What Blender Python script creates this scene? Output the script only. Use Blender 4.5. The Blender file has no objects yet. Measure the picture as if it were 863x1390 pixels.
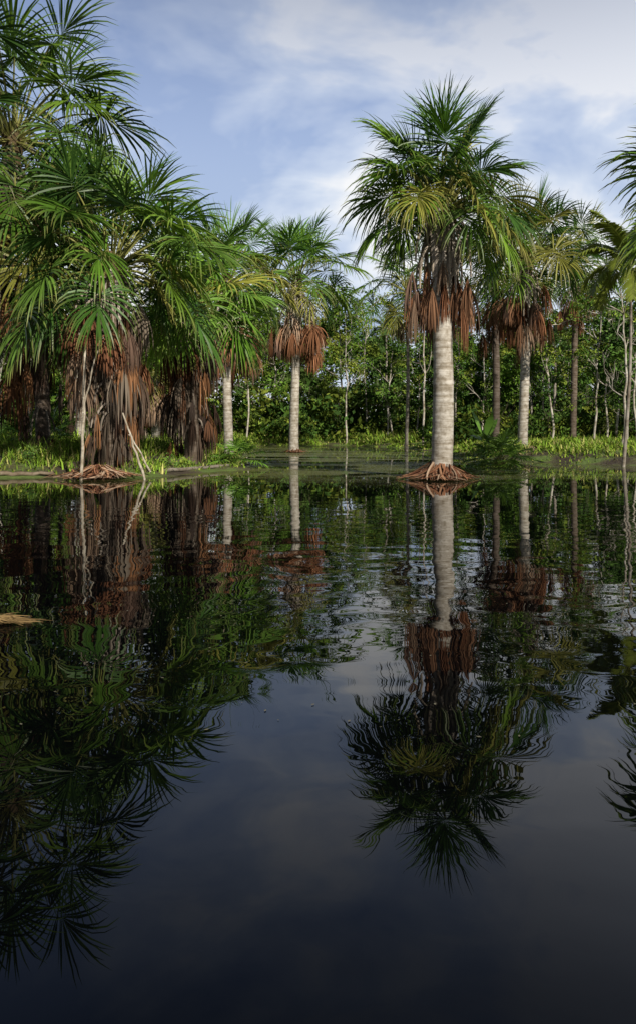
import bpy, math, random
import numpy as np
from mathutils import Vector
rng=np.random.default_rng(7)
F=1050.0; CH=1.2; HOR=583.0
def X(px,d): return (px-431.5)/F*d
def Z(py,d): return CH+(HOR-py)/F*d
def nrm(a): return a/(np.linalg.norm(a,axis=-1,keepdims=True)+1e-9)
scene=bpy.context.scene

# ---------------- mesh builder ----------------
class MB:
    def __init__(s): s.V=[];s.Q=[];s.C=[];s.M=[];s.n=0
    def add(s,v,q,c,m=0):
        v=np.asarray(v,float).reshape(-1,3); q=np.asarray(q,int).reshape(-1,4)
        c=np.asarray(c,float)
        if c.ndim==1: c=np.tile(c,(len(v),1))
        s.V.append(v); s.Q.append(q+s.n); s.C.append(c); s.M.append(np.full(len(q),m)); s.n+=len(v)
    def build(s,name,mats,smooth=False,smooth_mats=()):
        V=np.concatenate(s.V);Q=np.concatenate(s.Q);C=np.concatenate(s.C);M=np.concatenate(s.M)
        me=bpy.data.meshes.new(name)
        me.vertices.add(len(V)); me.vertices.foreach_set('co',V.ravel())
        me.loops.add(len(Q)*4); me.loops.foreach_set('vertex_index',Q.ravel().astype(np.int32))
        me.polygons.add(len(Q)); me.polygons.foreach_set('loop_start',np.arange(0,len(Q)*4,4,dtype=np.int32))
        me.polygons.foreach_set('material_index',M.astype(np.int32))
        sm=np.isin(M,list(smooth_mats)) if smooth_mats else np.full(len(Q),smooth)
        me.polygons.foreach_set('use_smooth',sm)
        a=me.color_attributes.new('Col','FLOAT_COLOR','POINT')
        a.data.foreach_set('color',np.concatenate([np.clip(C,0,1),np.ones((len(C),1))],1).ravel())
        for m in mats: me.materials.append(m)
        me.update(calc_edges=True)
        return me
def obj(name,me,parent=None,loc=(0,0,0)):
    o=bpy.data.objects.new(name,me); scene.collection.objects.link(o); o.location=loc
    if parent: o.parent=parent
    return o
def ribbons(mb,P,Wv,col,m=0):
    n,k,_=P.shape
    v=np.stack([P-Wv,P+Wv],2).reshape(-1,3)
    i=np.arange(n)[:,None]*(k*2)+np.arange(k-1)[None,:]*2
    q=np.stack([i,i+1,i+3,i+2],-1).reshape(-1,4)
    col=np.asarray(col,float)
    if col.ndim==2: col=np.repeat(col,k*2,0)
    elif col.ndim==3: col=np.repeat(col,2,1).reshape(-1,3)
    mb.add(v,q,col,m)
def tube(mb,P,R,sides,col,m=0,jit=0):
    P=np.asarray(P,float);R=np.asarray(R,float);k=len(P)
    T=nrm(np.gradient(P,axis=0))
    ref=np.array([1,0,0.]) if abs(T[0,0])<0.8 else np.array([0,1.,0])
    A=nrm(np.cross(T,ref));B=np.cross(T,A)
    a=np.linspace(0,2*np.pi,sides,endpoint=False)
    ring=A[:,None,:]*np.cos(a)[None,:,None]+B[:,None,:]*np.sin(a)[None,:,None]
    rr=R[:,None,None]*(1+jit*rng.normal(size=(k,sides,1)))
    v=(P[:,None,:]+ring*rr).reshape(-1,3)
    i=np.arange(k-1)[:,None]*sides; j=np.arange(sides)[None,:]; j2=(j+1)%sides
    q=np.stack([i+j,i+j2,i+sides+j2,i+sides+j],-1).reshape(-1,4)
    col=np.asarray(col,float)
    if col.ndim==2: col=np.repeat(col,sides,0)
    mb.add(v,q,col,m)

# ---------------- materials ----------------
def newmat(name):
    m=bpy.data.materials.new(name); m.use_nodes=True; nt=m.node_tree; nt.nodes.clear()
    return m,nt,nt.nodes,nt.links
def leafmat(name,rough=0.5,trans=0.3,spec=0.4,bright=1.0):
    m,nt,N,L=newmat(name)
    o=N.new('ShaderNodeOutputMaterial'); a=N.new('ShaderNodeAttribute'); a.attribute_name='Col'
    oi=N.new('ShaderNodeObjectInfo'); mr2=N.new('ShaderNodeMapRange'); mr2.inputs[3].default_value=.8*bright; mr2.inputs[4].default_value=1.2*bright
    L.new(oi.outputs['Random'],mr2.inputs[0])
    sc=N.new('ShaderNodeVectorMath'); sc.operation='SCALE'; L.new(a.outputs['Color'],sc.inputs[0]); L.new(mr2.outputs[0],sc.inputs['Scale'])
    p=N.new('ShaderNodeBsdfPrincipled'); p.inputs['Roughness'].default_value=rough; p.inputs['Specular IOR Level'].default_value=spec
    if spec==0:
        p=N.new('ShaderNodeBsdfDiffuse'); L.new(sc.outputs[0],p.inputs['Color'])
    else: L.new(sc.outputs[0],p.inputs['Base Color'])
    if trans>0:
        t=N.new('ShaderNodeBsdfTranslucent'); L.new(sc.outputs[0],t.inputs['Color'])
        mx=N.new('ShaderNodeMixShader'); mx.inputs[0].default_value=trans
        L.new(p.outputs[0],mx.inputs[1]); L.new(t.outputs[0],mx.inputs[2]); L.new(mx.outputs[0],o.inputs[0])
    else: L.new(p.outputs[0],o.inputs[0])
    return m
M_LEAF=leafmat('palm_leaf',0.4,0.2,0.25,1.5)
M_DEAD=leafmat('dead_leaf',0.85,0,0)
M_FOL=leafmat('broad_foliage',0.55,0,0,1.3)
M_GRASS=leafmat('grass_blade',0.6,0,0,1.2)
def barkmat(name,ringscale=9.0):
    m,nt,N,L=newmat(name)
    o=N.new('ShaderNodeOutputMaterial'); p=N.new('ShaderNodeBsdfPrincipled'); p.inputs['Roughness'].default_value=.85; p.inputs['Specular IOR Level'].default_value=.2
    a=N.new('ShaderNodeAttribute'); a.attribute_name='Col'
    tc=N.new('ShaderNodeTexCoord')
    mp=N.new('ShaderNodeMapping'); mp.inputs['Scale'].default_value=(1.2,1.2,ringscale); L.new(tc.outputs['Object'],mp.inputs[0])
    n1=N.new('ShaderNodeTexNoise'); n1.inputs['Scale'].default_value=1.4; n1.inputs['Detail'].default_value=4; L.new(mp.outputs[0],n1.inputs['Vector'])
    n2=N.new('ShaderNodeTexNoise'); n2.inputs['Scale'].default_value=5; n2.inputs['Detail'].default_value=4; n2.inputs['Roughness'].default_value=.7; L.new(tc.outputs['Object'],n2.inputs['Vector'])
    r=N.new('ShaderNodeValToRGB'); r.color_ramp.elements[0].position=.36; r.color_ramp.elements[0].color=(.62,.58,.52,1); r.color_ramp.elements[1].position=.58; r.color_ramp.elements[1].color=(1,1,1,1)
    L.new(n1.outputs['Fac'],r.inputs[0])
    r2=N.new('ShaderNodeValToRGB'); r2.color_ramp.elements[0].position=.35; r2.color_ramp.elements[0].color=(.5,.46,.4,1); r2.color_ramp.elements[1].position=.58; r2.color_ramp.elements[1].color=(1,1,1,1)
    L.new(n2.outputs['Fac'],r2.inputs[0])
    x1=N.new('ShaderNodeMix'); x1.data_type='RGBA'; x1.blend_type='MULTIPLY'; x1.inputs[0].default_value=1; L.new(a.outputs['Color'],x1.inputs[6]); L.new(r.outputs[0],x1.inputs[7])
    x2=N.new('ShaderNodeMix'); x2.data_type='RGBA'; x2.blend_type='MULTIPLY'; x2.inputs[0].default_value=1; L.new(x1.outputs[2],x2.inputs[6]); L.new(r2.outputs[0],x2.inputs[7])
    L.new(x2.outputs[2],p.inputs['Base Color'])
    b=N.new('ShaderNodeBump'); b.inputs['Strength'].default_value=.6; b.inputs['Distance'].default_value=.025; L.new(n1.outputs['Fac'],b.inputs['Height']); L.new(b.outputs[0],p.inputs['Normal'])
    L.new(p.outputs[0],o.inputs[0]); return m
M_TRUNK=barkmat('palm_trunk_bark',11)
M_BARK=barkmat('tree_bark',2.0)

# ---------------- palms ----------------
def fan_leaf(mb,O,D,Lp,R,col,g=0.35,droop=0.5,N=50,spread=145,K=5,roll=0.0,m=0,pcol=(.16,.17,.05),tipc=None,pw=.028,cup=.12,wid=1.0,messy=.035):
    O=np.array(O,float);D=nrm(np.array(D,float))
    kp=7; P=[O.copy()];d=D.copy();p=O.copy()
    for k in range(kp):
        d=nrm(d+np.array([0,0,-1])*g*((k+1)/kp)**1.3/kp*2); p=p+d*Lp/kp; P.append(p.copy())
    P=np.array(P)
    tube(mb,P,np.linspace(pw*1.3,pw*.7,kp+1),4,np.tile(np.array(pcol),(kp+1,1)),m)
    Fh=d; S=np.cross(Fh,[0,0,1.]); 
    if np.linalg.norm(S)<.15: S=np.array([math.cos(roll*9),math.sin(roll*9),0])
    S=nrm(S); U=np.cross(S,Fh)
    c,s_=math.cos(roll),math.sin(roll); S,U=S*c+U*s_,U*c-S*s_
    Fb=nrm(Fh-U*.25); 
    th=np.radians(np.linspace(-spread,spread,N)+rng.normal(0,1.8,N)); dth=2*np.radians(spread)/N
    base=p+Fb[None]*(np.maximum(0,np.cos(th))*.28*R)[:,None]-U[None]*(np.maximum(0,np.cos(th))*.05*R)[:,None]
    d=Fb[None]*np.cos(th)[:,None]+S[None]*np.sin(th)[:,None]+U[None]*cup
    d=nrm(d+rng.normal(0,messy,(N,3)))
    Ls=R*(.72+.22*np.cos(th/2))*rng.uniform(.88,1.1,N)
    pts=[base];dirs=[d]; q=base
    dr=droop*rng.uniform(.6,1.5,N)
    for k in range(K):
        t=(k+1)/K
        d=nrm(d+np.array([0,0,-1.])[None]*(dr*(t**1.6)*1.9/K*2)[:,None])
        q=q+d*(Ls/K)[:,None]; pts.append(q);dirs.append(d)
    P=np.stack(pts,1);Dd=np.stack(dirs,1)
    s=np.linspace(0,1,K+1)
    w=np.where(s<.33,s*R*math.tan(dth/2)*1.1+.004,(.33*R*math.tan(dth/2)*1.1+.004)*np.maximum(0,(1-(s-.33)/.67))**.7+.002)*wid
    side=nrm(np.cross(U[None,None],Dd)); up=np.cross(Dd,side)
    tilt=(np.where(np.arange(N)%2==0,1,-1)*rng.uniform(.2,.9,N))[:,None,None]
    Wv=nrm(side*np.cos(tilt)+up*np.sin(tilt))*w[None,:,None]
    cc=np.array(col)[None]*rng.uniform(.7,1.3,(N,1))
    C=np.repeat(cc[:,None,:],K+1,1)
    if tipc is not None:
        f=(np.clip((s-.55)/.45,0,1)**1.5)[None,:,None]*rng.uniform(.1,1,(N,1,1)); C=C*(1-f)+np.array(tipc)[None,None]*f
    ribbons(mb,P,Wv,C,m)

GREENS=[(.062,.13,.014),(.04,.095,.015),(.095,.17,.018),(.07,.135,.02),(.036,.085,.016)]
BROWNS=[(.3,.14,.075),(.36,.19,.11),(.22,.1,.055),(.38,.26,.18),(.25,.16,.12)]
OLD=[(.17,.12,.09),(.1,.065,.05),(.28,.22,.17),(.24,.12,.07),(.08,.06,.05),(.32,.26,.2)]
def palm(name,px,d,base_z,org_py,lean=0,tr=.26,R=1.25,Lp=1.5,nlive=24,ndead=14,dead_span=(0,.8),dead_len=1.0,skirt=0,skirt_low=.5,emin=-25,dark=1.0,trunkcol=(.6,.56,.5),petstr=0,yellow=.1,deadtone=1.0,Nseg=56,droop=(.22,.58),petfrac=1.0,dsp=(25,70),dg=2.4,drs=1.0,del_=(-60,5),sl=(.3,1.2)):
    mb=MB(); x0=X(px,d); zt=Z(org_py,d)
    k=40; zz=np.linspace(base_z,zt,k); t=np.linspace(0,1,k)
    cx=lean*t**1.5+.05*np.sin(t*5+px); cy=.06*np.sin(t*4+px*.3)
    P=np.stack([cx,cy,zz],1)
    rad=tr*(1.0-.22*t+.12*np.exp(-((t)/.06)**2))*(1+.02*rng.normal(size=k))
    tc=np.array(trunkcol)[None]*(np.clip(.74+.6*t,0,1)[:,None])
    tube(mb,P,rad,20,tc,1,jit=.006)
    top=P[-1]
    tube(mb,[top+[0,0,-.7],top+[0,0,-.3],top+[0,0,.1],top+[0,0,.5]],[tr*.8,tr*1.15,tr*1.0,tr*.3],12,(.12,.09,.05),2,jit=.08)
    ga=2.399
    for i in range(nlive):
        u=(i+.5)/nlive
        el=math.radians(84-(84-emin)*u**1.15+rng.normal(0,5)); az=i*ga+rng.normal(0,.25)+px
        D=np.array([math.cos(az)*math.cos(el),math.sin(az)*math.cos(el),math.sin(el)])
        O=top+np.array([math.cos(az)*tr*.6,math.sin(az)*tr*.6,-.15+.35*(1-u)])
        c=np.array(GREENS[rng.integers(len(GREENS))])*dark*rng.uniform(.8,1.2)
        if rng.random()<yellow*(.2+1.6*u): c=np.array((.18,.18,.035))*dark
        new=u<.12
        fan_leaf(mb,O,D,Lp*rng.uniform(.7,1.15)*(.8 if new else 1),R*rng.uniform(.85,1.12),c*(1.25 if new else 1),g=.35+.75*u,droop=droop[0]+droop[1]*u,
                 N=Nseg if not new else Nseg-20,spread=145 if not new else 50,roll=rng.normal(0,.5),tipc=(.2,.17,.06) if u>.35 else (.11,.17,.03),messy=.05,pcol=(.2,.2,.06))
    for i in range(ndead):
        az=i*ga+rng.normal(0,.3)+1.0; el=math.radians(rng.uniform(*del_))
        z=top[2]-rng.uniform(*dead_span)
        O=np.array([top[0]+math.cos(az)*tr*.7,top[1]+math.sin(az)*tr*.7,z])
        D=np.array([math.cos(az)*math.cos(el),math.sin(az)*math.cos(el),math.sin(el)])
        c=np.array(BROWNS[rng.integers(5)])*deadtone*rng.uniform(.5,1.15)
        fan_leaf(mb,O,D,rng.uniform(.75,1.3)*dead_len,R*rng.uniform(.7,1.0)*drs,c,g=dg,droop=1.9,N=40,spread=rng.uniform(*dsp),roll=rng.normal(0,.6),m=2,
                 pcol=(.45*deadtone,.38*deadtone,.31*deadtone),pw=.032,tipc=tuple(c*.6),messy=.12,wid=1.3)
    for i in range(petstr):
        az=rng.uniform(0,6.28); n=6; s=np.linspace(0,1,n); ln=rng.uniform(.9,2.2)*petfrac; r0=tr*.8; out=rng.uniform(.05,.38)
        zs=top[2]+rng.uniform(-.3,.4)
        Pp=np.stack([top[0]+math.cos(az)*(r0+out*np.sin(s*2.6)),top[1]+math.sin(az)*(r0+out*np.sin(s*2.6)),zs-ln*s],1)[None]
        wv=np.array([-math.sin(az),math.cos(az),0])*rng.uniform(.025,.05); 
        ribbons(mb,Pp,np.tile(wv,(1,n,1)),np.array([[.62,.54,.47]])*rng.uniform(.5,1.1)*min(1,deadtone),2)
    for i in range(skirt):
        az=i*ga+rng.normal(0,.4); f=rng.random()
        z=skirt_low+1.0+(top[2]-skirt_low-.9)*f
        O=np.array([np.interp(z,zz,cx)+math.cos(az)*tr*.7,math.sin(az)*tr*.7,z])
        el=math.radians(rng.uniform(-60,10)); D=np.array([math.cos(az)*math.cos(el),math.sin(az)*math.cos(el),math.sin(el)])
        c=np.array(OLD[rng.integers(6)])*deadtone*rng.uniform(.4,1.1)
        if rng.random()<.2: c=np.array((.34,.17,.085))*deadtone
        ll=rng.uniform(*sl); RR=min(rng.uniform(.6,1.5),max(.3,(z-.2)*.8))
        fan_leaf(mb,O,D,ll,RR,c,g=3.2,droop=2.6,N=22,spread=rng.uniform(8,50),roll=rng.normal(0,.7),m=2,pcol=tuple(np.array((.4,.34,.28))*rng.uniform(.3,1.2)*deadtone),pw=.028,messy=.12,wid=1.2)
    me=mb.build(name,[M_LEAF,M_TRUNK,M_DEAD],smooth_mats=(1,))
    return obj(name,me,loc=(x0,d,0))
palm('moriche_palm',597,18.8,-.3,285,lean=.08,tr=.27,R=1.28,Lp=1.32,nlive=40,ndead=24,dead_span=(.0,.9),dead_len=1.3,petstr=36,emin=4,yellow=.12,Nseg=66,dsp=(15,45),droop=(.22,.7),drs=.95,dg=5.5,del_=(-75,-15))
palm('moriche_palm',709,34,0,350,lean=.2,tr=.22,R=1.5,Lp=1.8,nlive=32,ndead=26,dead_span=(.0,1.2),dead_len=1.5,petstr=16,yellow=.22,emin=-8,dg=3.6,del_=(-75,-10))
palm('moriche_palm',400,40,-.2,385,lean=.1,tr=.25,R=1.7,Lp=2.1,nlive=32,ndead=30,dead_span=(.0,1.4),dead_len=1.7,petstr=18,yellow=.08,emin=-5,dg=2.0,drs=1.0)
palm('moriche_palm',310,32,0,385,lean=-.05,tr=.2,R=1.5,Lp=1.9,nlive=28,ndead=28,dead_span=(0,1.6),dead_len=1.4,petstr=10,yellow=.15,deadtone=1.2,emin=-8,dg=2.2)
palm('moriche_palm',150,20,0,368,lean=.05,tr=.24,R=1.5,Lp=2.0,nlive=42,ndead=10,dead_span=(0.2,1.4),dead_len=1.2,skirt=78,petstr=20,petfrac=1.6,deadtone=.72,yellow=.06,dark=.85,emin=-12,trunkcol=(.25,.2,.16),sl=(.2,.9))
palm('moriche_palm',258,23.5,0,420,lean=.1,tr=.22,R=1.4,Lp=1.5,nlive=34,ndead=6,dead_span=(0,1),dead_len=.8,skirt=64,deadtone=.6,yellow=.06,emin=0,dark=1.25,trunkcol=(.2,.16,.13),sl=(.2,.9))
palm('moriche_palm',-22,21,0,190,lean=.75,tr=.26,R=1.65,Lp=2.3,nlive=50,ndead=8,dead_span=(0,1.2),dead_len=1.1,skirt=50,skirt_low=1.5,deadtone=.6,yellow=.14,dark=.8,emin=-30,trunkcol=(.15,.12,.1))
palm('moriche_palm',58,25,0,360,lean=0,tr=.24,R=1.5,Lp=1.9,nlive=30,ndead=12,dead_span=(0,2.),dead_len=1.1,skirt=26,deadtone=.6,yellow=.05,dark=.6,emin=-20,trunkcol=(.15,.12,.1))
palm('moriche_palm',1000,17,-.2,275,lean=0,tr=.26,R=1.35,Lp=1.55,nlive=34,ndead=10,dead_len=.9,yellow=.1,emin=-5)
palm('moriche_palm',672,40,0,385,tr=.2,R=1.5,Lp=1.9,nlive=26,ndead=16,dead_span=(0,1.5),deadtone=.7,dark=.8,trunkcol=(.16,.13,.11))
palm('moriche_palm',552,44,0,395,tr=.1,R=1.4,Lp=1.8,nlive=24,ndead=6,dead_span=(0,1.2),dark=.8,trunkcol=(.4,.37,.33),deadtone=.6)
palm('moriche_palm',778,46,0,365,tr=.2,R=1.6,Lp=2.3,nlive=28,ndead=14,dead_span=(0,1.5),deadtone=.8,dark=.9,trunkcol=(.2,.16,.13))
palm('moriche_palm',212,36,0,490,tr=.22,R=1.4,Lp=1.5,nlive=20,ndead=16,dead_span=(0,1.2),skirt=16,yellow=.5,deadtone=1)
palm('moriche_palm',108,34,0,430,tr=.2,R=1.4,Lp=1.6,nlive=22,ndead=8,dead_span=(0,1.2),skirt=16,yellow=.1,deadtone=.5,dark=.9)

# feather palm (pinnate)
def feather_palm(name,px,d,org_py,tr=.12,Lr=2.6,n=16,col=(.11,.16,.03)):
    mb=MB(); zt=Z(org_py,d); k=30; zz=np.linspace(-.1,zt,k); t=np.linspace(0,1,k)
    P=np.stack([.25*np.sin(t*2),0*t,zz],1); tube(mb,P,tr*(1-.3*t),12,(.36,.33,.29),1,jit=.01); top=P[-1]
    tube(mb,[top,top+[0,0,.35],top+[0,0,.8]],[tr*.8,tr*.75,tr*.2],10,(.07,.12,.03),0)
    for i in range(n):
        u=(i+.5)/n; el=math.radians(78-75*u); az=i*2.399+.4
        dd=np.array([math.cos(az)*math.cos(el),math.sin(az)*math.cos(el),math.sin(el)]); p=top+[0,0,.6-.3*u]; pts=[p];dirs=[dd]; K=24
        L_=Lr*rng.uniform(.85,1.1)
        for j in range(K):
            dd=nrm(dd+np.array([0,0,-1])*(.03+.05*j/K)*(1+u)); p=p+dd*L_/K; pts.append(p);dirs.append(dd)
        pts=np.array(pts);dirs=np.array(dirs); tube(mb,pts,np.linspace(.022,.004,K+1),4,(.2,.2,.05),0)
        S=nrm(np.cross(dirs,[0,0,1.]))
        js=np.linspace(4,K-.01,60); j0=js.astype(int); fr=(js-j0)[:,None]
        B=pts[j0]*(1-fr)+pts[j0+1]*fr; Dj=dirs[j0]; Sj=S[j0]; env=np.sin(np.pi*np.clip((js-3)/(K-2),0.05,.95))**.6
        for sgn in (-1,1):
            pd=nrm(Sj*sgn*.8+Dj*.6+rng.normal(0,.06,(60,3))); Pq=[B];q=B
            for k2 in range(4):
                pd=nrm(pd+np.array([0,0,-.15*(k2+1)/2])[None]); q=q+pd*(.17*env)[:,None]*Lr/2.4; Pq.append(q)
            Pq=np.stack(Pq,1); w=np.array([.014,.028,.026,.017,.002])[None,:,None]
            Wv=nrm(Dj)[:,None,:]*w
            ribbons(mb,Pq,Wv,np.array(col)[None]*rng.uniform(.7,1.3,(60,1)),0)
    return obj(name,mb.build(name,[M_LEAF,M_BARK,M_DEAD],smooth_mats=(1,)),loc=(X(px,d),d,0))
feather_palm('acai_palm',845,25,380,tr=.06,Lr=2.1,n=22,col=(.16,.2,.03))
feather_palm('acai_palm',748,55,470,tr=.12,Lr=2.4,n=12,col=(.06,.11,.03))
feather_palm('acai_palm',520,66,455,tr=.12,Lr=2.4,n=12,col=(.06,.11,.03))

# ---------------- terrain ----------------
WP=np.array([(-400,10),(-60,14),(-15,17.4),(-8,19.2),(-6.2,18.9),(-4.6,18.9),(-3.6,20),(-2.3,23),(-2.7,30),(-4.2,40),(-5,54),(-2,58),(2,57),(5.5,50),(6.6,42),(5.6,34),(7.0,29),(10,26),(16,23),(60,20),(400,18),(400,-200),(-400,-200)],float)
def sdist(x,y):
    p=np.stack([x,y],-1).reshape(-1,2); ins=np.zeros(len(p),bool); dm=np.full(len(p),1e9)
    for i in range(len(WP)):
        a=WP[i];b=WP[(i+1)%len(WP)]
        ab=b-a; t=np.clip(((p-a)@ab)/(ab@ab),0,1); dm=np.minimum(dm,np.linalg.norm(p-(a+t[:,None]*ab),axis=1))
        c=((a[1]>p[:,1])!=(b[1]>p[:,1])); 
        with np.errstate(divide='ignore',invalid='ignore'): xi=(b[0]-a[0])*(p[:,1]-a[1])/(b[1]-a[1])+a[0]
        ins^= c&(p[:,0]<xi)
    return np.where(ins,-dm,dm).reshape(x.shape)
def wob(x,y): return .35*np.sin(x*1.3+y*.7)+.25*np.sin(x*2.9-y*2.1+1)+.2*np.sin(y*3.7+x*.9)+.12*np.sin(x*7.1+y*5.3)
def height(x,y):
    s=sdist(x,y)+.7*wob(x,y)
    return np.where(s>0,np.minimum(s*.16,.4)+.05*wob(x*2,y*2)*np.clip(s,0,1)+.012*np.clip(s-3,0,40),np.maximum(s*.25,-.8))
def axis(segs):
    out=[]
    for a,b,s in segs: out+=list(np.arange(a,b,s))
    return np.array(out)
gx=np.concatenate([[-900,-500,-250,-120],axis([(-70,-26,3),(-26,26,.3),(26,70,3)]),[120,250,500,900]])
gy=np.concatenate([[-200,-60,-20,0,8],axis([(12,62,.3),(62,110,3)]),[130,180,300,600,1200]])
GX,GY=np.meshgrid(gx,gy); GZ=height(GX,GY)
mb=MB(); nx=len(gx);ny=len(gy); idx=np.arange(nx*ny).reshape(ny,nx)
mb.add(np.stack([GX,GY,GZ],-1),np.stack([idx[:-1,:-1],idx[:-1,1:],idx[1:,1:],idx[1:,:-1]],-1),(.1,.1,.1))
m,nt,N,L=newmat('muddy_ground'); o=N.new('ShaderNodeOutputMaterial'); p=N.new('ShaderNodeBsdfPrincipled'); p.inputs['Roughness'].default_value=.85
tc=N.new('ShaderNodeTexCoord'); n1=N.new('ShaderNodeTexNoise'); n1.inputs['Scale'].default_value=.7; n1.inputs['Detail'].default_value=8; L.new(tc.outputs['Object'],n1.inputs['Vector'])
r=N.new('ShaderNodeValToRGB'); e=r.color_ramp.elements; e[0].position=.4; e[0].color=(.05,.036,.022,1); e[1].position=.55; e[1].color=(.1,.15,.03,1); e2=e.new(.48); e2.color=(.08,.08,.03,1)
L.new(n1.outputs['Fac'],r.inputs[0]); L.new(r.outputs[0],p.inputs['Base Color'])
n2=N.new('ShaderNodeTexNoise'); n2.inputs['Scale'].default_value=9; n2.inputs['Detail'].default_value=6; L.new(tc.outputs['Object'],n2.inputs['Vector'])
b=N.new('ShaderNodeBump'); b.inputs['Distance'].default_value=.08; L.new(n2.outputs['Fac'],b.inputs['Height']); L.new(b.outputs[0],p.inputs['Normal']); L.new(p.outputs[0],o.inputs[0])
obj('ground',mb.build('ground',[m],True))

# ---------------- water ----------------
mb=MB(); mb.add([(-900,-200,0),(900,-200,0),(900,1200,0),(-900,1200,0)],[(0,1,2,3)],(0,0,0))
m,nt,N,L=newmat('lake_water'); o=N.new('ShaderNodeOutputMaterial'); p=N.new('ShaderNodeBsdfPrincipled')
p.inputs['Base Color'].default_value=(.001,.0012,.0018,1); p.inputs['Roughness'].default_value=0.0; p.inputs['IOR'].default_value=1.33
tc=N.new('ShaderNodeTexCoord'); sep=N.new('ShaderNodeSeparateXYZ'); L.new(tc.outputs['Object'],sep.inputs[0])
def nnoise(scale,det,sx=1,sy=1,dist=0):
    mp=N.new('ShaderNodeMapping'); mp.inputs['Scale'].default_value=(sx,sy,1); L.new(tc.outputs['Object'],mp.inputs[0])
    n=N.new('ShaderNodeTexNoise'); n.inputs['Scale'].default_value=scale; n.inputs['Detail'].default_value=det; n.inputs['Distortion'].default_value=dist; L.new(mp.outputs[0],n.inputs['Vector']); return n
def math_(op,a,b=None):
    k=N.new('ShaderNodeMath'); k.operation=op
    for i,v in enumerate((a,b)):
        if v is None: continue
        if isinstance(v,(int,float)): k.inputs[i].default_value=v
        else: L.new(v,k.inputs[i])
    return k.outputs[0]
def mrange(v,a,b,c,d):
    k=N.new('ShaderNodeMapRange'); k.interpolation_type='SMOOTHSTEP'; L.new(v,k.inputs[0])
    for i,q in enumerate((a,b,c,d)): k.inputs[i+1].default_value=q
    return k.outputs[0]
nA=nnoise(2.1,.6,1,1.15,.3); nB=nnoise(6.0,1,1,1.2,.3); nM=nnoise(.25,2)
patch=mrange(nM.outputs['Fac'],.38,.62,.35,1.0)
near=mrange(sep.outputs['Y'],2.2,6.0,.35,1.0); far=mrange(sep.outputs['Y'],6.5,15.5,1.0,.05)
amp=math_('MULTIPLY',math_('MULTIPLY',near,far),patch)
h=math_('ADD',nA.outputs['Fac'],math_('MULTIPLY',nB.outputs['Fac'],.07))
h=math_('MULTIPLY',h,amp)
b=N.new('ShaderNodeBump'); b.inputs['Strength'].default_value=1; b.inputs['Distance'].default_value=.012; L.new(h,b.inputs['Height']); L.new(b.outputs[0],p.inputs['Normal'])
df=N.new('ShaderNodeBsdfPrincipled'); df.inputs['Base Color'].default_value=(.12,.13,.03,1); df.inputs['Roughness'].default_value=.5
nF=nnoise(.45,6,.6,1.3,.6); nG=nnoise(14,3)
fm=math_('MULTIPLY',mrange(nF.outputs['Fac'],.38,.54,0,1),mrange(sep.outputs['Y'],15.5,22,0,1))
lft=mrange(sep.outputs['X'],9,-1,.5,1)
fm=math_('MULTIPLY',math_('MULTIPLY',fm,lft),mrange(nG.outputs['Fac'],.35,.55,.35,.85))
mx=N.new('ShaderNodeMixShader'); L.new(fm,mx.inputs[0]); L.new(p.outputs[0],mx.inputs[1]); L.new(df.outputs[0],mx.inputs[2]); L.new(mx.outputs[0],o.inputs[0])
obj('water',mb.build('water',[m]))

# ---------------- grass ----------------
def grass(name,n,xr,yr,hmin,hmax,cols,off=.2):
    mb=MB(); y=rng.uniform(*yr,n); x=rng.uniform(*xr,n); s=sdist(x,y)+.7*wob(x,y)
    cl=np.sin(x*1.1+3)*np.sin(y*.9)+.6*np.sin(x*2.7+y*2.2)
    k=(s>off)&(rng.random(n)<np.clip(.55+.4*cl,.1,1))&(np.abs(x)<.5*y+3); x=x[k];y=y[k];cl=cl[k];s=s[k];n=len(x)
    z=height(x,y); hh=rng.uniform(hmin,hmax,n)*(1+.35*cl)*rng.uniform(.6,1.2,n)*np.clip(.3+s*.35,.3,1)
    az=rng.uniform(0,6.28,n); lean=rng.uniform(.2,1.1,n)
    D=np.stack([np.cos(az),np.sin(az),0*az],1); S=np.stack([-np.sin(az),np.cos(az),0*az],1)
    w=(.006+.0005*y)*rng.uniform(.7,1.5,n)
    t=np.array([0,.55,1.]); P=np.stack([np.stack([x,y,z-.03],1)+D*(hh*lean*q*q)[:,None]+np.array([0,0,1.])*(hh*(q-.35*lean*q*q))[:,None] for q in t],1)
    Wv=S[:,None,:]*w[:,None,None]*np.array([1,.9,.1])[None,:,None]
    c=np.array(cols)[rng.integers(len(cols),size=n)]*rng.uniform(.5,1.3,(n,1))*(1+.25*cl[:,None])
    ribbons(mb,P,Wv,c,0); return obj(name,mb.build(name,[M_GRASS]))
GC=[(.15,.24,.03),(.21,.28,.04),(.11,.18,.03),(.27,.26,.09),(.13,.22,.025)]
grass('bank_grass',70000,(-16,-1.5),(18.3,45),.25,.6,GC,.35)
grass('bank_grass',90000,(4,30),(22,56),.18,.45,GC,.1)
grass('bank_grass',40000,(-8,10),(52,66),.3,.7,GC,0)

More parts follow.
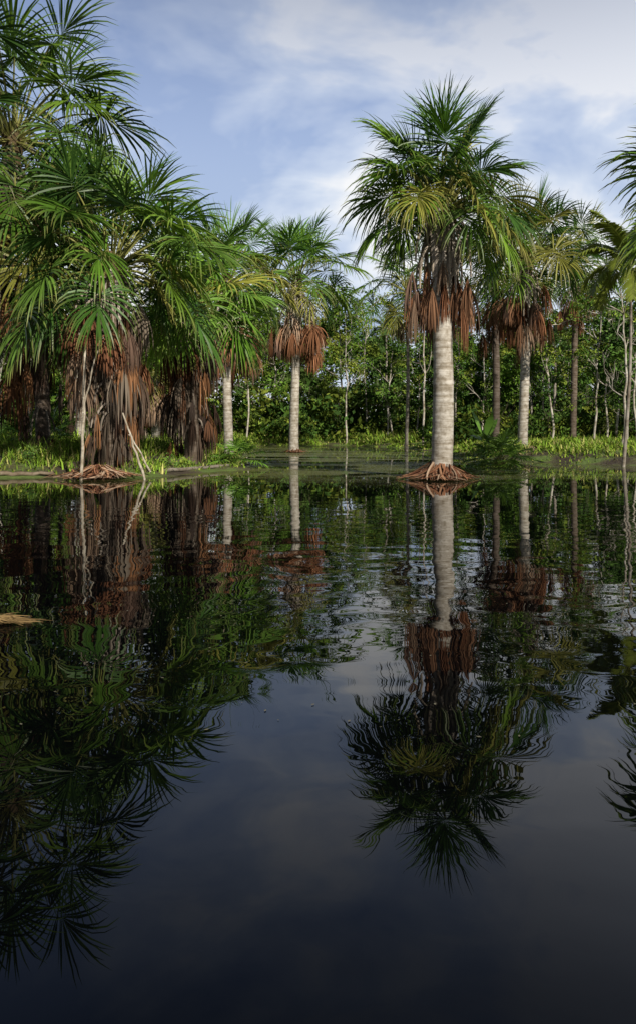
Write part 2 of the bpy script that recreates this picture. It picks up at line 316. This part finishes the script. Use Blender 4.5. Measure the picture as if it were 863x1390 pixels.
# ---------------- broadleaf foliage ----------------
def leaves(mb,C,n,rad,size,col,flat=.6,m=0):
    C=np.asarray(C); v=nrm(rng.normal(size=(n,3)))*(rng.random((n,1))**.45)*rad*np.array([1,1,flat])
    P=C+v; nn=nrm(rng.normal(size=(n,3))+np.array([0,-.3,.8])); a=nrm(np.cross(nn,rng.normal(size=(n,3)))); b=np.cross(nn,a)
    s=size*rng.uniform(.6,1.3,(n,1)); V=np.stack([P-a*s,P+b*s*.45,P+a*s,P-b*s*.45],1)
    c=np.array(col)[None]*rng.uniform(.65,1.35,(n,1)); c=np.repeat(c,4,0)
    mb.add(V,np.arange(n*4).reshape(n,4),c,m)
FC=[(.07,.13,.02),(.11,.155,.025),(.05,.1,.02),(.15,.185,.03),(.075,.12,.03),(.04,.08,.02)]
def branch(mb,p,d,L_,r,lev,ends,col,sides=6,br=3,wander=.25,grav=.05):
    n=6; pts=[p];dd=d
    for i in range(n):
        dd=nrm(dd+rng.normal(0,wander/2,3)+np.array([0,0,grav])); p=p+dd*L_/n; pts.append(p)
    tube(mb,pts,np.linspace(r,r*.5,n+1),sides,col,1)
    if lev==0: ends.append(pts[-1]); ends.append(pts[3]); return
    for j in range(br):
        f=rng.integers(2,n+1); q=pts[f] if j else pts[-1]
        a=nrm(rng.normal(size=3)+np.array([0,0,.3])); branch(mb,q,nrm(dd*.7+a*.8),L_*rng.uniform(.5,.75),r*.5,lev-1,ends,col,max(4,sides-1),br,wander,grav)
def tree_mesh(name,H,crown=.55,nl=75,size=.16,rad=.95,bark=(.3,.27,.23),spread=1.0,tr=.11,base=None,nb=11):
    mb=MB(); ends=[]; n=9; zz=np.linspace(-.3,H*.85,n); P=np.stack([np.cumsum(rng.normal(0,.12,n)),np.cumsum(rng.normal(0,.12,n)),zz],1)
    tube(mb,P,np.linspace(tr,tr*.35,n),8,bark,1)
    for i in range(nb):
        f=rng.uniform(1-crown,1); k=f*(n-1); a=int(min(k,n-2)); q=P[a]+(P[a+1]-P[a])*(k-a)
        az=i*2.4; el=rng.uniform(.1,.9); d=np.array([math.cos(az)*math.cos(el),math.sin(az)*math.cos(el),math.sin(el)])
        branch(mb,q,d,H*.2*spread*rng.uniform(.7,1.2)*(1.2-.5*f),tr*.4,1,ends,bark,5,3)
    ends.append(P[-1])
    for e in ends:
        if rng.random()<.12: continue
        leaves(mb,e+rng.normal(0,.15,3),int(nl*rng.uniform(.45,1.2)),rad*rng.uniform(.5,1.15),size,np.array(base)*rng.uniform(.5,1.6),.7)
    return mb.build(name,[M_FOL,M_BARK],smooth_mats=(1,))
def shrub_mesh(name,H,W,n,size,tone=1.0):
    mb=MB(); 
    for i in range(9):
        az=rng.uniform(0,6.28); e=np.array([math.cos(az)*W*.5*rng.random(),math.sin(az)*W*.5*rng.random(),H*rng.uniform(.5,.95)])
        tube(mb,[np.zeros(3),e*.5+[0,0,.1],e],[.03,.02,.008],4,(.2,.17,.13),1)
    for i in range(n):
        az=rng.uniform(0,6.28); r=W*.5*math.sqrt(rng.random()); z=H*(.1+.85*rng.random()*(1-.5*(2*r/W)**2))
        leaves(mb,(math.cos(az)*r,math.sin(az)*r,z),36,.3+.1*H,size,np.array(FC[rng.integers(len(FC))])*tone*rng.uniform(.7,1.3),.7)
    return mb.build(name,[M_FOL,M_BARK])
trees=[tree_mesh('broadleaf_tree_mesh',9.8+rng.uniform(-1,2),crown=[.6,.88,.72][i%3],bark=[(.5,.47,.42),(.35,.32,.28),(.58,.55,.5)][i%3],spread=rng.uniform(.85,1.25),base=FC[i%6],nb=[12,16,14][i%3],tr=.1) for i in range(9)]
shrubs=[shrub_mesh('shrub_mesh',3.0,3.6,40,.15,.9) for i in range(4)]
low=[shrub_mesh('low_shrub_mesh',.8,1.4,16,.07,1.2) for i in range(3)]
forest=obj('background_forest',None)
def inst(me,par,x,y,s,sz=1):
    o=obj('tree',me,par,(x,y,float(height(np.array([x]),np.array([y]))[0])-.1)); o.rotation_euler[2]=rng.uniform(0,6.28); o.scale=(s,s,s*sz)
for row,(y0,n,smin,smax) in enumerate([(62,13,.45,1.0),(70,18,.75,1.25),(80,18,1.05,1.4),(92,14,1.25,1.5)]):
    for i in range(n):
        w=.45*y0+6; x=-w+2*w*(i+rng.uniform(.1,.9))/n; y=y0+rng.uniform(-3,3)
        inst(trees[rng.integers(9)],forest,x,y,rng.uniform(smin,smax))
for x,y,s in [(-14,38,.75),(-18,44,.9),(-11,48,.8),(-22,52,1),(-8,50,.6),(-15,56,.9),(14,50,.8),(18,46,.85),(22,52,1),(11,54,.75),(16,58,.95),(20,42,.7),(9,60,.8),(16,40,.5)]:
    inst(trees[rng.integers(9)],forest,x,y,s)
under=obj('undergrowth',None)
for i in range(95):
    y=rng.uniform(59,78); x=(-.5+(i+rng.random())/95)*y
    if sdist(np.array([x]),np.array([y]))[0]<1: continue
    inst(shrubs[rng.integers(4)],under,x,y,rng.uniform(.7,1.8))
for i in range(60):
    y=rng.uniform(40,57); sgn=-1 if rng.random()<.45 else 1; x=sgn*rng.uniform(.15,.47)*y
    if sdist(np.array([x]),np.array([y]))[0]<(2.5 if y<45 else 1.2) or (x>0 and y<43): continue
    inst(shrubs[rng.integers(4)],under,x,y,rng.uniform(.5,1.15))
for i in range(120):
    y=rng.uniform(21,46); x=rng.uniform(-.5,.5)*y
    s=sdist(np.array([x]),np.array([y]))[0]
    if s<.6: continue
    inst(low[rng.integers(3)],under,x,y,rng.uniform(.3,.9)*(1 if x<0 else .55))

# thin pale trees and bare trees in front of the forest
def thin_tree(name,px,d,top_py,r=.06,bark=(.6,.56,.5),leafy=.5,lev=2,br=3,start=.4):
    mb=MB(); H=Z(top_py,d); n=12; zz=np.linspace(-.2,H,n); P=np.stack([np.cumsum(rng.normal(0,.06,n)),np.cumsum(rng.normal(0,.06,n)),zz],1)
    tube(mb,P,np.linspace(r,r*.25,n),8,bark,1); ends=[]
    for i in range(10):
        a=int(rng.integers(int(n*start),n)); az=rng.uniform(0,6.28); el=rng.uniform(.3,1.1)
        branch(mb,P[a],np.array([math.cos(az)*math.cos(el),math.sin(az)*math.cos(el),math.sin(el)]),H*.16*rng.uniform(.6,1.3),r*.4,lev,ends,bark,5,br,.35)
    for e in ends:
        if rng.random()<leafy: leaves(mb,e,34,.4,.1,np.array(FC[rng.integers(len(FC))])*1.2,.7)
    return obj(name,mb.build(name,[M_FOL,M_BARK],smooth_mats=(1,)),loc=(X(px,d),d,.1))
thin_tree('bare_tree',838,30,385,r=.07,bark=(.6,.57,.52),leafy=.08,lev=2,start=.35)
thin_tree('bare_tree',805,40,410,r=.07,bark=(.55,.52,.47),leafy=.2,lev=2)
thin_tree('bare_tree',30,30,350,r=.08,bark=(.5,.45,.4),leafy=.1,lev=2)
for px,d,ty in [(748,42,430),(573,50,330),(565,60,430),(500,60,430),(470,58,420),(335,56,440),(860,38,440),(620,52,440),(775,48,430),(735,50,440),(822,46,420),(650,50,440),(530,58,450)]:
    thin_tree('slender_tree',px,d,ty,r=.075,leafy=.75,lev=1,bark=(.62,.58,.52))

# ---------------- small palms / bushes at the bank ----------------
def fan_bush(name,px,d,R,n,Lp,col=(.08,.16,.02),z=.1):
    mb=MB()
    for i in range(n):
        az=i*2.4; el=math.radians(85-75*(i+.5)/n); D=np.array([math.cos(az)*math.cos(el),math.sin(az)*math.cos(el),math.sin(el)])
        fan_leaf(mb,(0,0,0),D,Lp*rng.uniform(.7,1.1),R,np.array(col)*rng.uniform(.7,1.3),g=.4,droop=.5,N=26,spread=110,pw=.012)
    return obj(name,mb.build(name,[M_LEAF]),loc=(X(px,d),d,z))
fan_bush('young_palm',678,25,.55,30,.75,col=(.1,.18,.025),z=0)
fan_bush('young_palm',322,24,.42,16,.55)
fan_bush('young_palm',60,30,.8,12,1.2,z=.2)
mb=MB()
for i in range(7):
    az=i*2.4; el=math.radians(80-9*i); D=np.array([math.cos(az)*math.cos(el),math.sin(az)*math.cos(el),math.sin(el)]); p=np.zeros(3); pts=[p];K=10
    for k in range(K): D=nrm(D+[0,0,-.05*(k/3)]); p=p+D*.19; pts.append(p)
    pts=np.array(pts)[None]; S=nrm(np.cross(D,[0,0,1.])+1e-6); w=np.array([.015,.015,.02,.1,.16,.19,.19,.17,.12,.06,.005])
    ribbons(mb,pts,S[None,None]*w[None,:,None],np.array([[.08,.16,.025]])*rng.uniform(.8,1.3),0)
obj('wild_banana_plant',mb.build('wild_banana_plant',[M_LEAF]),loc=(X(658,36),36,.5))

# ---------------- fallen fronds round the bases, poles ----------------
def debris(name,x,y,n,rin,rout,ztop,col,zf=.03,asp=1.0):
    mb=MB(); az=rng.uniform(0,6.28,n); k=6; s=np.linspace(0,1,k); ro=rng.uniform(.35,1,n)*rout
    r=rin+(ro-rin)[:,None]*s[None]; a=az[:,None]+(rng.normal(0,.6,n))[:,None]*s[None]
    zt=ztop*rng.uniform(.3,1,n)
    zz=zf+(zt)[:,None]*(1-s[None])**1.6+.05*np.sin(s*3.1)[None]*rng.random((n,1))
    P=np.stack([np.cos(a)*r*asp,np.sin(a)*r,zz],-1)
    W_=np.stack([-np.sin(a),np.cos(a),rng.uniform(-.6,.6,(n,1))+0*a],-1); W_=nrm(W_)*rng.uniform(.008,.026,(n,1,1))*np.array([1,1,1,.9,.7,.2])[None,:,None]
    ribbons(mb,P,W_,np.array(col)[rng.integers(len(col),size=n)]*rng.uniform(.4,1.3,(n,1)),0)
    n2=n//5; az=rng.uniform(0,6.28,n2); c=rng.normal(0,.3,(n2,2)); ln=rng.uniform(.5,1.5,n2)*rout*.8
    P=np.stack([np.stack([c[:,0]+np.cos(az)*ln*q,c[:,1]+np.sin(az)*ln*q,zf+.02+.16*(1-q)*rng.uniform(.3,1,n2)],-1) for q in (0,.35,.7,1)],1)
    W2=np.stack([-np.sin(az),np.cos(az),0*az],-1)[:,None]*rng.uniform(.008,.02,(n2,1,1))*np.array([1,1,.8,.2])[None,:,None]
    ribbons(mb,P,W2,np.array(col)[rng.integers(len(col),size=n2)]*rng.uniform(.6,1.4,(n2,1)),0)
    tube(mb,[[0,0,-.2],[0,0,.0],[0,0,ztop*.5],[0,0,ztop*.8]],[rout*.5,rout*.38,rin*1.5,rin*.9],24,(.07,.04,.025),0,jit=.04)
    return obj(name,mb.build(name,[M_DEAD]),loc=(x,y,0))
RB=[(.34,.16,.09),(.4,.22,.13),(.2,.09,.055),(.48,.34,.24)]
debris('fallen_palm_fronds',X(596,18.8),18.8,340,.22,1.15,.42,RB)
debris('fallen_palm_fronds',X(135,19.0),18.9,260,.2,1.2,.3,RB,zf=.06)
debris('fallen_palm_fronds',X(725,31),31,160,.2,1.3,.35,[(.4,.3,.2),(.5,.38,.28),(.25,.15,.1)],zf=.2)
debris('fallen_palm_fronds',X(400,40),40,70,.2,.8,.2,RB)
def pole(name,a,b,r,col=(.55,.5,.42)):
    mb=MB(); a=np.array(a,float);b=np.array(b,float); t=np.linspace(0,1,9)[:,None]; P=a+(b-a)*t+rng.normal(0,.012,(9,3))
    tube(mb,P-a,np.linspace(r,r*.7,9),8,col,0,jit=.05); return obj(name,mb.build(name,[M_BARK],True),loc=tuple(a))
pole('wooden_pole',(X(111,18.3),18.3,-.1),(X(116,18.5),18.5,Z(470,18.5)),.04)
pole('wooden_pole',(X(112,18.3),18.35,1.6),(X(134,18.4),18.5,Z(462,18.5)),.022)
pole('wooden_pole',(X(197,18.5),18.5,0),(X(168,19),19,Z(560,19)),.03)
pole('wooden_pole',(X(205,19.5),19.5,0.1),(X(176,19.3),19.3,Z(590,19)),.025)
pole('fallen_log',(X(215,20),20,.1),(X(330,24),24.3,.1),.06,(.25,.22,.18))
pole('fallen_log',(X(0,19.2),19.2,.1),(X(75,19.6),19.5,.1),.06,(.25,.2,.15))

# floating straw clump
mb=MB(); n=160; az=rng.normal(0,.35,n); c=rng.normal(0,1,(n,2))*np.array([.08,.045]); L0=rng.uniform(.04,.11,n)
d=np.stack([np.cos(az),np.sin(az),0*az],1); c3=np.concatenate([c,rng.uniform(.004,.03,(n,1))*np.exp(-(c[:,:1]/.1)**2)],1)
P=np.stack([c3-d*L0[:,None],c3+[0,0,.008],c3+d*L0[:,None]],1); S=np.stack([-np.sin(az),np.cos(az),.3+0*az],1)
ribbons(mb,P,S[:,None,:]*np.array([.002,.004,.001])[None,:,None]*1.3,np.array([.3,.2,.09])[None]*rng.uniform(.4,1.2,(n,1)),0)
obj('floating_straw',mb.build('floating_straw',[M_DEAD]),loc=(X(4,4.8),4.8,.004))
mb=MB(); n=420; y=rng.uniform(3,22,n); x=rng.uniform(-.45,.45,n)*y; s=rng.uniform(.004,.013,n); a=rng.uniform(0,3,n)
A=np.stack([np.cos(a),np.sin(a),0*a],1)*s[:,None]; B=np.stack([-np.sin(a),np.cos(a),0*a],1)*s[:,None]*.5; P=np.stack([x,y,0*x+.004],1)
mb.add(np.stack([P-A,P-B,P+A,P+B],1),np.arange(n*4).reshape(n,4),(.15,.14,.1)); obj('floating_leaves',mb.build('floating_leaves',[M_DEAD]))

# ---------------- sky, sun ----------------
SEL=math.radians(33); SROT=math.radians(151)
w=bpy.data.worlds.new("World"); scene.world=w; w.use_nodes=True; nt=w.node_tree; N=nt.nodes; L=nt.links; N.clear()
out=N.new('ShaderNodeOutputWorld'); bg=N.new('ShaderNodeBackground'); bg.inputs[1].default_value=.1
sky=N.new('ShaderNodeTexSky'); sky.sky_type='NISHITA'; sky.sun_disc=False; sky.sun_elevation=SEL; sky.sun_rotation=SROT
tc=N.new('ShaderNodeTexCoord')
sepw=N.new('ShaderNodeSeparateXYZ'); L.new(tc.outputs['Generated'],sepw.inputs[0])
def nz(scale,det,sc,rough=.55,dist=.3,loc=(0,0,0)):
    mp=N.new('ShaderNodeMapping'); mp.inputs['Scale'].default_value=sc; mp.inputs['Location'].default_value=loc; L.new(tc.outputs['Generated'],mp.inputs[0])
    n=N.new('ShaderNodeTexNoise'); n.inputs['Scale'].default_value=scale; n.inputs['Detail'].default_value=det; n.inputs['Roughness'].default_value=rough; n.inputs['Distortion'].default_value=dist; L.new(mp.outputs[0],n.inputs['Vector']); return n
c1=nz(2.8,5,(1,1,2.2),.5,.4,(.3,.1,.2)); c2=nz(7,4,(1,1,2),.55,.4,(2,1,0))
add=math_('ADD',math_('MULTIPLY',c1.outputs['Fac'],.7),math_('MULTIPLY',c2.outputs['Fac'],.3))
r=N.new('ShaderNodeValToRGB'); e=r.color_ramp.elements
e[0].position=.41; e[0].color=(.42,.53,.76,1); e[1].position=.57; e[1].color=(1,1,1,1); k=e.new(.5); k.color=(.68,.76,.90,1)
L.new(add,r.inputs[0])
hz=N.new('ShaderNodeMapRange'); hz.interpolation_type='SMOOTHSTEP'; L.new(sepw.outputs['Z'],hz.inputs[0]); hz.inputs[1].default_value=.28; hz.inputs[2].default_value=.7; hz.inputs[3].default_value=1.03; hz.inputs[4].default_value=.15  # sky dimmed toward the zenith to darken water reflections and ambient fill
by=N.new('ShaderNodeMapRange'); by.interpolation_type='SMOOTHSTEP'; L.new(sepw.outputs['Y'],by.inputs[0]); by.inputs[1].default_value=-.2; by.inputs[2].default_value=.6; by.inputs[3].default_value=.38; by.inputs[4].default_value=1.0  # unseen sky behind the camera dimmed to cut fill and deepen shadows
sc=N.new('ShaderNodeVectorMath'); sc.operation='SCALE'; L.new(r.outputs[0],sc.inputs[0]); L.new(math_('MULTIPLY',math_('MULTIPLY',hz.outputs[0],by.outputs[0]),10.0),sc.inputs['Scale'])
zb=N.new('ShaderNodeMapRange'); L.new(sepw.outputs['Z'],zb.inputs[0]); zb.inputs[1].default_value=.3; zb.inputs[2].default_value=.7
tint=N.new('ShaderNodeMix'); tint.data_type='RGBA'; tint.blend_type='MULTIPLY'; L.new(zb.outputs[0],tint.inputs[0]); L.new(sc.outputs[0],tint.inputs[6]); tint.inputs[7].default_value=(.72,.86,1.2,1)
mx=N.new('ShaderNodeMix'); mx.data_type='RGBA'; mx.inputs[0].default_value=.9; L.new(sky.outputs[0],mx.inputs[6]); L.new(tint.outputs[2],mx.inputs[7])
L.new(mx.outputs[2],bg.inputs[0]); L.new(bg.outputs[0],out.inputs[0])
sl=bpy.data.lights.new('sun','SUN'); sl.energy=5; sl.angle=math.radians(.6); sl.color=(1,.93,.8); so=bpy.data.objects.new('sun',sl); scene.collection.objects.link(so)
sv=Vector((math.sin(SROT)*math.cos(SEL),math.cos(SROT)*math.cos(SEL),math.sin(SEL))); so.rotation_euler=sv.to_track_quat('Z','Y').to_euler()
# ---------------- camera ----------------
cam=bpy.data.cameras.new('camera'); co=bpy.data.objects.new('camera',cam); scene.collection.objects.link(co); scene.camera=co
co.location=(0,0,CH); co.rotation_euler=(math.radians(90),0,0); cam.sensor_fit='VERTICAL'; cam.sensor_height=36; cam.lens=36*F/1390; cam.shift_y=-112/1390; cam.clip_end=3000
scene.view_settings.view_transform='Standard'; scene.view_settings.look='None'; scene.view_settings.exposure=0
